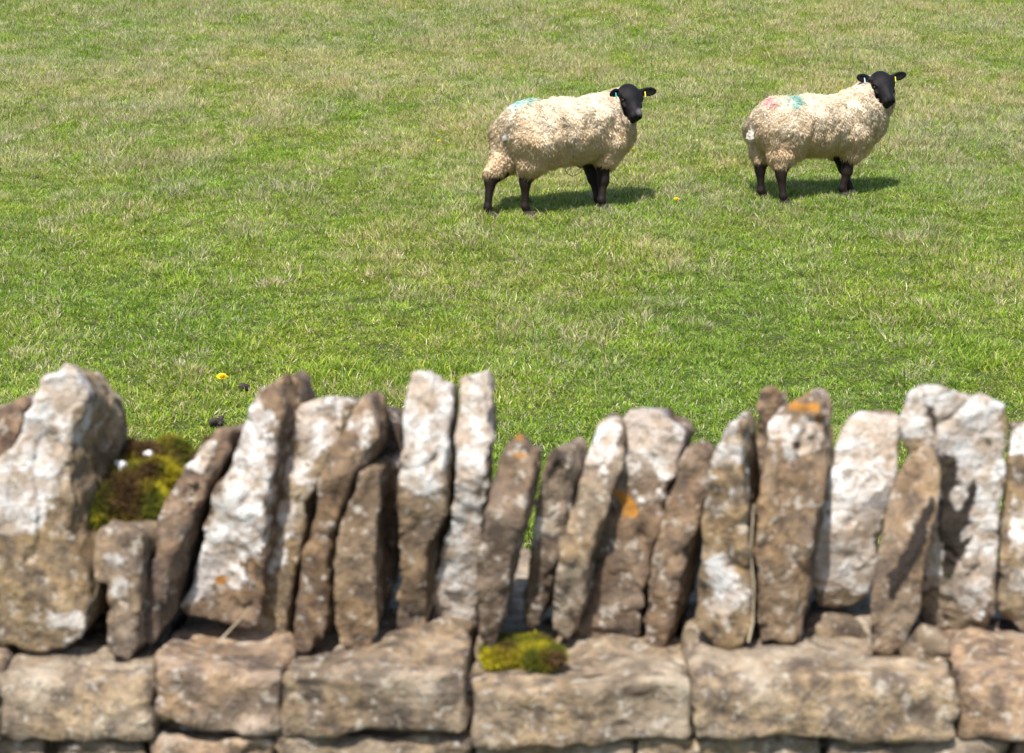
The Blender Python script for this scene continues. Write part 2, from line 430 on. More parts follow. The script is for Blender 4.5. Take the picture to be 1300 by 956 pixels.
# ------------------------------------------------------------------ sheep
def fleece_material():
    t = NT('fleece', 0.95); c = t.attr('Col', 'Color')
    g = t.n('ShaderNodeTexCoord').outputs['Object']
    n = t.noise(g, 60, 4, 0.6)
    c = t.mix(1.0, c, t.ramp(n, [(0.3, (0.92, 0.89, 0.85)), (0.65, (1.1, 1.09, 1.07))]), 'MULTIPLY')
    t.l(c, t.b.inputs['Base Color']); t.b.inputs['Specular IOR Level'].default_value = 0.1
    tr = t.n('ShaderNodeBsdfTranslucent'); t.l(c, tr.inputs[0])
    ms = t.n('ShaderNodeMixShader'); ms.inputs[0].default_value = 0.28
    t.l(t.b.outputs[0], ms.inputs[1]); t.l(tr.outputs[0], ms.inputs[2]); t.l(ms.outputs[0], t.out.inputs[0])
    return t.m
M_FLEECE = fleece_material()
def skin_material():
    t = NT('black_face_hair', 0.55); c = t.attr('Col', 'Color')
    g = t.n('ShaderNodeTexCoord').outputs['Object']; n = t.noise(g, 90, 4, 0.6); n2 = t.noise(g, 350, 3, 0.6)
    c = t.mix(1.0, c, t.ramp(n, [(0.3, (0.6, 0.6, 0.6)), (0.7, (1.4, 1.35, 1.3))]), 'MULTIPLY')
    t.l(c, t.b.inputs['Base Color']); t.l(t.bump(n2, 0.003, 0.7), t.b.inputs['Normal']); t.b.inputs['Specular IOR Level'].default_value = 0.14
    return t.m
M_SKIN = skin_material()
M_EYE = simple('eye_dark', (0.010, 0.006, 0.004), 0.15, 0.3)
M_TAGY = simple('tag_yellow', (0.80, 0.66, 0.05), 0.5, 0.08)
M_TAGT = simple('tag_teal', (0.05, 0.42, 0.40), 0.5, 0.08)
M_TAGB = simple('tag_pale_blue', (0.42, 0.62, 0.75), 0.5, 0.08)

def unit(v): v = np.asarray(v, float); return v / np.linalg.norm(v)

def make_sheep(label, org_px, yaw, zs, feet_px, poll, hdir, hnorm, ears, marks, tags, seed, neckr, tailkind, extra_fleece, zr=.92, rump=0.0):
    rng = np.random.default_rng(seed)
    O = ground_at(*org_px); root = empty('sheep', O)
    tag(root, label, 'sheep', 'black faced sheep standing on the field')
    c, s = math.cos(rad(yaw)), math.sin(rad(yaw))
    def B(x, y, z): return np.array([x * c - y * s, x * s + y * c, z * zs])
    bax = [np.array([c, s, 0]), np.array([-s, c, 0]), np.array([0, 0, 1.])]
    feet = {k: ground_at(*v) - O for k, v in feet_px.items()}
    h = unit(hdir); n = np.asarray(hnorm, float); n = unit(n - (n @ h) * h); sd = np.cross(n, h)     # sd: its left side
    if sd[0] < 0: sd = -sd
    poll = np.asarray(poll, float)
    HS = 1.17
    def H(a, b, q=0): return poll + HS * .85 * a * h + HS * b * n + HS * 1.06 * q * sd
    def E3(*r): return tuple(HS * v for v in r)
    # ---------- body: torso core, four legs, neck, head in one skin
    G = Grid((-0.68, -0.50, -0.06), (0.84, 0.55, 1.02), 0.0062)
    G.ell(B(-0.20, 0, .58), (.17, .17, .16), bax, 0.05); G.ell(B(0.05, 0, .58), (.30, .18, .16), bax, 0.05)
    G.ell(B(0.30, 0, .56), (.18, .16, .18), bax, 0.05)
    G.cone(B(0.40, 0, .62), H(0.02, -0.10), 0.12, 0.062, 0.04)
    hocks = []
    for key, yy in (('HR', -.115), ('HL', .115)):
        f = feet[key]; hip = B(-.28, yy, .50); st = B(-.20, yy * 1.05, .40)
        up = f + np.array([0, 0, .28 * zs])
        back = -bax[0]
        # hock sits above and slightly behind the hoof
        mid = B(-.36, yy, .30)
        hock = np.array([0.86 * (f[0]) + 0.14 * mid[0], 0.86 * f[1] + 0.14 * mid[1], f[2] + .255 * zs]) + back * 0.012; hocks.append(hock)
        fet = f + np.array([0, 0, .075]) + back * 0.012
        G.cone(hip, st, .09, .06, 0.04); G.cone(st, hock, .066, .040, 0.03)
        G.cone(hock + back * 0.012 + np.array([0, 0, .012]), hock + np.array([0, 0, -.03]), .030, .034, 0.02)
        G.cone(hock, fet, .033, .0235, 0.02); G.ell(fet, (.031, .028, .031), bax, 0.015)
        G.cone(fet, f + bax[0] * 0.018 + np.array([0, 0, .02]), .024, .032, 0.012)
        for e in (-1, 1):
            G.ell(f + bax[0] * 0.024 + bax[1] * 0.016 * e + np.array([0, 0, .018]), (.040, .0165, .024), bax, 0.004)
    for key, yy in (('FR', -.10), ('FL', .10)):
        f = feet[key]; sh = B(.34, yy, .48); el = B(.31, yy, .38)
        knee = np.array([(f[0] + el[0]) / 2, (f[1] + el[1]) / 2, f[2] + .205 * zs]) + bax[0] * 0.008
        fet = f + np.array([0, 0, .07]) - bax[0] * 0.006
        G.cone(sh, el, .09, .06, 0.04); G.cone(el, knee, .060, .040, 0.02); G.ell(knee, (.038, .036, .042), bax, 0.015)
        G.cone(knee, fet, .031, .0255, 0.02); G.ell(fet, (.030, .028, .030), bax, 0.015)
        G.cone(fet, f + bax[0] * 0.018 + np.array([0, 0, .02]), .024, .031, 0.012)
        for e in (-1, 1):
            G.ell(f + bax[0] * 0.022 + bax[1] * 0.016 * e + np.array([0, 0, .018]), (.038, .0165, .024), bax, 0.004)
    hax = [h, n, sd]
    G.ell(H(.045, -.062), E3(.082, .070, .074), hax, 0.03)
    G.ell(H(.070, -.038), E3(.058, .040, .066), hax, 0.03)                 # brow
    G.cone(H(.085, -.058), H(.195, -.052), .057 * HS, .041 * HS, 0.025)     # muzzle
    G.ell(H(.145, -.026), E3(.080, .022, .026), hax, 0.015)                # nose bridge
    G.cone(H(.070, -.105), H(.195, -.084), .047 * HS, .031 * HS, 0.02)      # jaw
    for e in (-1, 1):
        G.ell(H(.098, -.085, .034 * e), E3(.055, .040, .028), hax, 0.02)   # cheeks
        G.ell(H(.214, -.048, .018 * e), E3(.026, .024, .023), hax, 0.008)  # nostril wings
        G.ell(H(.074, -.026, .058 * e), E3(.030, .015, .016), hax, 0.006)  # brow above the eye
        G.ell(H(.100, -.034, .067 * e), E3(.022, .012, .012), hax, 0.012, True)   # eye socket
        G.ell(H(.115, -.052, .056 * e), E3(.030, .010, .010), hax, 0.01)   # cheekbone
    G.ell(H(.226, -.064), E3(.020, .026, .028), hax, 0.010)
    G.ell(H(.214, -.096), E3(.024, .016, .025), hax, 0.008)                # lower lip
    for e in (-1, 1):
        G.ell(H(.236, -.040, .016 * e), E3(.012, .007, .006), hax, 0.003, True)
        G.ell(H(.208, -.083, .028 * e), E3(.038, .0045, .018), hax, 0.002, True)
    for e, (ed, en, el_) in zip((-1, 1), ears):
        ed = unit(ed); en = np.asarray(en, float); en = unit(en - (en @ ed) * ed); ew = np.cross(ed, en)
        base = H(.020, -.045, .062 * e)
        G.cone(base, base + ed * 0.03, .022, .020, 0.02)
        G.ell(base + ed * (el_ * .56), (el_ * .52, .011, .034), [ed, en, ew], 0.012)
        G.ell(base + ed * (el_ * .60) + en * 0.011, (el_ * .42, .009, .024), [ed, en, ew], 0.004, True)
    V, F = G.mesh()
    me = mesh_np('sheep_body', V, F)
    col = np.tile(np.array([0.0085, 0.0075, 0.0085]), (len(V), 1))
    leg = (V[:, 2] < 0.36)
    br = np.clip(0.5 + 0.8 * fbm(V[:, 0], V[:, 1], V[:, 2], .05, 2, 3), 0, 1)[:, None]
    col = np.where(leg[:, None], np.array([0.0085, 0.006, 0.0055]) * (1 - br) + np.array([0.017, 0.010, 0.008]) * br, col)
    gl = np.linalg.norm((V - H(.175, -.018, 0.004)) / 1.0, axis=1)
    if tailkind == 1:
        m = np.clip(1 - np.linalg.norm((V - H(.205, -.022, 0.008)), axis=1) / .034, 0, 1)[:, None]
        col = col * (1 - m) + np.array([.24, .22, .24]) * m
    pa = [(k, V - feet[k]) for k in feet]
    for k, d in pa:
        m = ((d[:, 2] < .045) & (np.linalg.norm(d[:, :2], axis=1) < .07))
        col[m] = np.array([.06, .05, .042])
    cattr(me, 'Col', col)
    link('body', me, M_SKIN, root)
    # eyes
    for e in (-1, 1):
        g2 = Grid(H(.092, -.040, .062 * e) - .03, H(.092, -.040, .062 * e) + .03, .002)
        g2.ell(H(.092, -.040, .060 * e), (.0165, .0150, .0125), hax, 0.002)
        v, f = g2.mesh(); link('eye', mesh_np('eye', v, f), M_EYE, root)
    # ear tags
    for e, mt, fr in tags:
        ed, en, el_ = ears[0 if e < 0 else 1]; ed = unit(ed); en = np.asarray(en, float); en = unit(en - (en @ ed) * ed)
        pos = H(.020, -.045, .062 * e) + ed * (el_ * fr) + en * 0.008
        g2 = Grid(pos - .06, pos + .06, .0018)
        g2.ell(pos, (.005, .008, .005), None, .002)
        g2.cone(pos + np.array([0, -.007, 0]), pos + np.array([0.003, -.010, -.029]), .0034, .0050, .002)
        v, f = g2.mesh(); link('ear_tag', mesh_np('ear_tag', v, f), mt, root)
    # ---------- fleece
    G = Grid((-0.74, -0.58, 0.14), (0.86, 0.62, 1.04), 0.0075)
    G.ell(B(-.25 + rump, 0, .578), (.205, .235, .222 * zr), bax, 0.06); G.ell(B(0.06, 0, .51), (.33, .225, .165 * zr), bax, 0.08)
    G.ell(B(0.04, 0, .572), (.34, .25, .235 * zr), bax, 0.06)
    G.ell(B(.29, 0, .58), (.20, .215, .218 * zr), bax, 0.06)
    G.ell(B(.42, 0, .575), (.15, .165, .20 * zr), bax, 0.06)
    G.ell(B(.40, 0, .45), (.12, .13, .12), bax, 0.05)
    for yy, hk in zip((-.125, .125), hocks):
        low = .40 * hk + .60 * B(-.29 + rump, yy, .30); low[2] = hk[2] + .140
        G.cone(B(-.22 + rump, yy, .52), B(-.17, yy * 1.2, .42), .14, .085, 0.05)
        G.cone(B((-.285 if yy < 0 or tailkind == 2 else -.305) + rump, yy, .50), low, .168, .092, 0.05); G.cone(low, hk + np.array([0, 0, .060]), .072, .040, .05)
    for yy in (-.125, .125):
        G.cone(B(.33, yy, .48), B(.325, yy * .95, .375), .125, .078, 0.03)
    nb = H(.01, -.125) + np.array([0, 0, -.028 if tailkind == 1 else -.05])
    G.cone(B(.38, 0, .63), nb, neckr[0], neckr[1], 0.06)
    G.cone(nb + np.array([0, 0, -.03]), H(.045, -.135), neckr[1] * .95, neckr[1] * .80, 0.04)
    G.ell(H(.012, -.112), (.045, .045, .062), hax, 0.03)
    for e in extra_fleece: G.ell(B(*e[0]), e[1], bax, 0.05)
    # cleft between the hams and folds
    G.cone(B(-.47 + rump, 0, .56), B(-.43 + rump, 0, .22), .012, .034, 0.035, True)
    G.ell(H(.115, -.045), E3(.115, .085, .085), hax, 0.010, True)            # keeps the face clear
    X, Y, Z = G.pts()
    near = np.abs(G.f) < 0.09
    ii = np.argwhere(near); gx = G.ax[0][ii[:, 0]]; gy = G.ax[1][ii[:, 1]]; gz = G.ax[2][ii[:, 2]]
    G.f[near] += (0.007 * fbm(gx, gy, gz, .085, 2, seed) + 0.0040 * fbm(gx, gy, gz * .5, .028, 2, seed + 5)).astype(np.float32)
    V, F = G.mesh()
    A = V[F[:, 0]]; nrm = np.cross(V[F[:, 2]] - A, V[F[:, 3]] - V[F[:, 1]]); ar = np.linalg.norm(nrm, axis=1); nrm /= ar[:, None] + 1e-12
    VN = np.zeros_like(V)
    for q in range(4): np.add.at(VN, F[:, q], nrm)
    VN /= np.linalg.norm(VN, axis=1)[:, None] + 1e-9
    neck0 = B(.38, 0, .63)
    def wool_col(P, tip):
        k = len(P); z = P[:, 2] / zs
        cream = np.array([.86, .745, .59]); tan = np.array([.88, .675, .45]); yel = np.array([.88, .70, .47]); brown = np.array([.42, .30, .19])
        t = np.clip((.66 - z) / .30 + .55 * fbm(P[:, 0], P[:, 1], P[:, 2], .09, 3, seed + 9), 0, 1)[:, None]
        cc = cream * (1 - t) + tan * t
        u = np.clip(.25 + .9 * fbm(P[:, 0], P[:, 1], P[:, 2], .045, 2, seed + 4), 0, 1)[:, None] * 0.55
        cc = cc * (1 - u) + yel * u
        # dirty brown wool round throat and under the belly
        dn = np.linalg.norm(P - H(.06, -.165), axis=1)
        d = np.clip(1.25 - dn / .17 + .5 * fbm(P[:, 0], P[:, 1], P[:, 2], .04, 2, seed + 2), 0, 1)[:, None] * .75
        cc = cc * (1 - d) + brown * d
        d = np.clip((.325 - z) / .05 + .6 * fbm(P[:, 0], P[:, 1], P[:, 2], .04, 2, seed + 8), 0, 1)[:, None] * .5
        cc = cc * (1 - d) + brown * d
        for (mp, mr, mc, st) in marks:
            mm = np.clip(1.35 - np.linalg.norm((P - np.asarray(mp)) / np.asarray(mr), axis=1) + .45 * fbm(P[:, 0], P[:, 1], P[:, 2], .03, 2, seed + 6), 0, 1)[:, None] * st
            cc = cc * (1 - mm) + np.array(mc) * mm
        return cc * tip
    # wool locks: bent tapering cones growing out of the fleece
    NL = 80000
    fi = rng.choice(len(F), NL, p=ar / ar.sum()); wts = rng.dirichlet((1, 1, 1, 1), NL)
    P = np.einsum('nk,nkc->nc', wts, V[F[fi]]); Nn = nrm[fi]
    sw = np.stack([fbm(P[:, 0], P[:, 1], P[:, 2], .05, 2, seed + 20 + q) for q in range(3)], 1)
    D = Nn * 0.75 + np.array([0, 0, -.80]) + sw * .34 + rng.normal(0, .15, (NL, 3)) - bax[0] * .15
    D /= np.linalg.norm(D, axis=1)[:, None]
    L = rng.uniform(.016, .036, NL) * (1 + .4 * sw[:, 0]); R = rng.uniform(.0016, .0034, NL)
    T1 = np.cross(D, rng.normal(0, 1, (NL, 3))); T1 /= np.linalg.norm(T1, axis=1)[:, None]; T2 = np.cross(D, T1)
    droop = np.array([0, 0, -1.0])
    ring = []
    for t_, rf in ((-.25, 1.0), (.45, .85)):
        cpt = P + D * (L * t_)[:, None] + droop * (L * .25 * t_ * abs(t_))[:, None]
        for q in range(3):
            a = q * 2.0944
            ring.append(cpt + (T1 * math.cos(a) + T2 * math.sin(a)) * (R * rf)[:, None])
    tipv = P + D * L[:, None] + droop * (L * .35)[:, None] + sw * .004
    LV = np.stack(ring + [tipv], 1)
    b = np.arange(NL)[:, None] * 7
    tr = []
    for q in range(3):
        q2 = (q + 1) % 3
        tr += [b + [q, q2, 3 + q2], b + [q, 3 + q2, 3 + q], b + [3 + q, 3 + q2, 6]]
    LF = np.concatenate(tr)
    tone = rng.uniform(.86, 1.08, (NL, 1))
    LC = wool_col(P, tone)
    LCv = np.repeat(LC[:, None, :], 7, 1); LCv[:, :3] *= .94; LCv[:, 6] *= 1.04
    base_tri = np.concatenate([F[:, [0, 1, 2]], F[:, [0, 2, 3]]])
    allV = np.concatenate([V, LV.reshape(-1, 3)]); allF = np.concatenate([base_tri, LF + len(V)])
    me = mesh_np('fleece', allV, allF)
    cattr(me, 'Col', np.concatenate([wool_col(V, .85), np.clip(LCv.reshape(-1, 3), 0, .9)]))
    link('fleece', me, M_FLEECE, root)
    # tail
    tp = B(-.455 + rump, 0, .57)
    g2 = Grid(tp - .16, tp + .14, .005)
    if tailkind == 1:
        g2.cone(tp + B(.03, 0, .02), tp + B(-.008, -.004, -.045), .026, .022, .02)
        tc = np.array([.30, .29, .28])
    else:
        g2.cone(tp + B(.03, 0, -.02), tp + B(-.022, 0, -.09), .036, .040, .02)
        tc = np.array([.50, .46, .40])
    x, y, z = g2.pts(); g2.f += (0.013 * fbm(x + z * 0 + y * 0, y + x * 0 + z * 0, z + x * 0 + y * 0, .025, 2, seed)).astype(np.float32)
    v, f = g2.mesh(); me = mesh_np('tail', v, f)
    nz = fbm(v[:, 0], v[:, 1], v[:, 2], .025, 2, 8)[:, None]
    cattr(me, 'Col', np.clip(tc * (1 + .35 * nz), 0, .85)); link('tail', me, M_FLEECE, root)
    return root, O, B

sheep1, O1, B1 = make_sheep(
    'left sheep, pale blue paint mark on its rump, turned away with its head looking back',
    (709.5, 267.4), 35, 1.0,
    dict(HR=(668.5, 275.5), HL=(621, 276.5), FR=(764.5, 266.5), FL=(759.5, 264)),
    (.515, .20, .862), (.058, -.135, -.20), (.42, -.75, .35),
    (((-.55, -.50, -.10), (-.2, -.8, -.2), .095), ((1.0, .30, .05), (.1, -1, -.15), .130)),
    [((-.265, -.10, .765), (.105, .15, .055), (.26, .60, .58), .9)],
    [(-1, M_TAGT, .50), (1, M_TAGY, .36)], 11, (.185, .105), 1,
    [((.52, .02, .55), (.13, .13, .16))])
sheep2, O2, B2 = make_sheep(
    'right sheep, teal and pink paint marks on its back, standing side on',
    (1019.9, 251.8), 20, .945,
    dict(HR=(996, 262.5), HL=(968, 254.5), FR=(1070, 251), FL=(1078, 248)),
    (.562, .10, .905), (.058, -.150, -.185), (.22, -.80, .40),
    (((-1.0, -.12, .22), (-.1, -1, -.1), .105), ((1.0, .10, .24), (.1, -1, -.15), .115)),
    [((-.27, -.13, .70), (.055, .12, .045), (.78, .22, .32), .6), ((-.10, -.08, .715), (.065, .15, .07), (.14, .52, .50), .78)],
    [(-1, M_TAGB, .50), (1, M_TAGY, .30)], 23, (.185, .118), 2,
    [((.50, -.02, .66), (.145, .15, .21))], zr=.87, rump=.045)

def tube(name, pts, r, mat, parent=None, seg=6, r2=None):
    pts = np.asarray(pts, float); n = len(pts); V = []; F = []
    for i in range(n):
        d = unit(pts[min(i + 1, n - 1)] - pts[max(i - 1, 0)]); a = unit(np.cross(d, [0.3, 0.2, 0.9])); b = np.cross(d, a)
        rr = r + ((r2 if r2 is not None else r) - r) * i / (n - 1)
        for k in range(seg):
            t = 2 * math.pi * k / seg; V.append(pts[i] + rr * (math.cos(t) * a + math.sin(t) * b))
    for i in range(n - 1):
        for k in range(seg):
            F.append([i * seg + k, i * seg + (k + 1) % seg, (i + 1) * seg + (k + 1) % seg, (i + 1) * seg + k])
    return link(name, mesh_np(name, V, F), mat, parent)
M_TWIG = simple('twig_bark', (0.10, 0.07, 0.05), 0.85, 0.3, 60)
M_DRY = simple('dry_stem', (0.36, 0.29, 0.20), 0.85, 0.3, 60)
def scr(O, X, Y, ox, oy, v):
    """point near a sheep from crop pixels at depth offset v"""
    return at(ox + X / 4.552, oy + Y / 4.552, O[1] + v)
pt = [scr(O1, a, b, 590, 80, -.10) for a, b in ((578, 612), (592, 640), (625, 655), (660, 640), (684, 612))]
tw = tube('bramble_twig', pt, .0035, M_TWIG, None, 5, .002)
tag(tw, 'thin dark curved twig caught in the belly wool of the left sheep', 'twig')

# ------------------------------------------------------------------ stones
CAPZ = 0.81
def py_to_Y(py):                                        # where a pixel row meets the wall's cap plane
    r = ray(650, py); return (CAPZ - CAMZ) / r[2] * r[1]
def rock(name, poly, yf, depth, seed, lich=(), orange=(), dark=(), ridge=None, rs0=2.2, tone=(1, 1, 1), ltilt=0.12, rough=1.0, lk=1.0, h=0.0042, taper=0.75, facets=1):
    rng = np.random.default_rng(seed)
    P = np.array([at(px, py, yf)[[0, 2]] for px, py in poly])
    cx, zb, zt = P[:, 0].mean(), P[:, 1].min(), P[:, 1].max()
    lo = (P[:, 0].min() - .025, yf - .03, zb - .02); hi = (P[:, 0].max() + .025, yf + depth + .03, zt + .025)
    G = Grid(lo, hi, h); X, Y, Z = G.pts()
    X = X + 0 * (Y + Z); Y = Y + 0 * X; Z = Z + 0 * X
    dY = Y - yf
    Zl = zb + (Z - zb) * (1 + taper * np.clip(dY, 0, None))
    yaw = (.06 if cx < 0 else .19) if name == 'coping_stone' else 0
    Xl = cx + (X - yaw * np.clip(dY, 0, None) - cx) * (1 + 0.8 * np.clip(dY, 0, None))
    w1 = fbm(X, Y, Z, .06, 3, seed) ; w2 = fbm(X, Y, Z, .017, 3, seed + 3, .6)
    d = poly_sdf(P, (Xl[:, :, :] + .0016 * w1 * rough).reshape(-1), Zl.reshape(-1) + (.0016 * w1 * rough).reshape(-1)).reshape(X.shape)
    front = -(dY) - ltilt * 0 
    # front face leans a little to the left and bulges
    front = front + ltilt * (cx - X) * 0 + (X - cx) * (-ltilt)
    front = -(dY - (-(X - P[:, 0].min()) * 0 + (ltilt * 1.6) * (P[:, 0].max() - X) * .5))
    d = np.maximum(d, front); d = np.maximum(d, dY - depth)
    if ridge:
        R = np.array([at(px, py, yf)[[0, 2]] for px, py in ridge]); o = np.argsort(R[:, 1]); 
        xr = np.interp(Z, R[o, 1], R[o, 0])
        rs = rs0 * 1.4; side = (rs * (X - xr) - dY) / math.sqrt(1 + rs * rs)
        d = np.maximum(d, side)
    rr = .010 * rough
    # random chips off the front edges
    for _ in range(facets):
        nv = rng.normal(0, 1, 3); nv[1] = -abs(nv[1]) - .3; nv = unit(nv)
        half = np.array([(hi[0] - lo[0]) / 2 - .025, .0, (zt - zb) / 2])
        c0 = np.array([(hi[0] + lo[0]) / 2, yf, (zt + zb) / 2])
        off = abs(nv[0]) * half[0] + abs(nv[2]) * half[2] - rng.uniform(.012, .03)
        pl = (X - c0[0]) * nv[0] + (Y - c0[1]) * nv[1] + (Z - c0[2]) * nv[2] - off * 1.0
        d = np.maximum(d, pl)
    x0_, x1_ = P[:, 0].min(), P[:, 0].max()
    for _ in range(9):
        nv = unit([rng.normal(-.04, .24), -1.0, rng.normal(0, .18)])
        qx = rng.uniform(x0_, x1_); qz = rng.uniform(zb, zt); qy = yf + rng.uniform(.002, .012)
        qx = qx + .55 * nv[0] * (x1_ - x0_); qz = qz + .5 * nv[2] * (zt - zb)
        d = np.maximum(d, (X - qx) * nv[0] + (Y - qy) * nv[1] + (Z - qz) * nv[2])
    w3 = fbm(X, Y, Z, .11, 2, seed + 8)
    w4 = fbm(X, Y, Z * .45, .055, 2, seed + 15); w5 = vnoise(X / .2, Y / .2, Z / .016 + 3 * w3, seed + 17)
    d = d + rough * (.0014 * w1 + .0030 * w2 + .003 * np.abs(w3) + .0050 * np.exp(-(w4 / .07) ** 2) + .0010 * w5) - .0016
    # bedding layers
    G.f = d.astype(np.float32)
    G.f[0] = G.f[-1] = .1; G.f[:, 0] = .1; G.f[:, -1] = .1; G.f[:, :, 0] = .1; G.f[:, :, -1] = .1
    V, F = G.mesh()
    org = np.array([cx, yf + depth / 2, zb])
    me = mesh_np(name, V - org, F)
    def mask(polys, default=-.06):
        if not polys: return np.full(len(V), default)
        m = np.full(len(V), -.3)
        for q in polys:
            Q = np.array([at(px, py, yf)[[0, 2]] for px, py in q]); m = np.maximum(m, -poly_sdf(Q, V[:, 0], V[:, 2]))
        return m
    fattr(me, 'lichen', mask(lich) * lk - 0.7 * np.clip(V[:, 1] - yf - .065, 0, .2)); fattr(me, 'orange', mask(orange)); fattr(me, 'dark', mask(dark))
    cattr(me, 'tone', np.tile(np.array(tone), (len(V), 1)))
    return link(name, me, M_STONE, None, org)

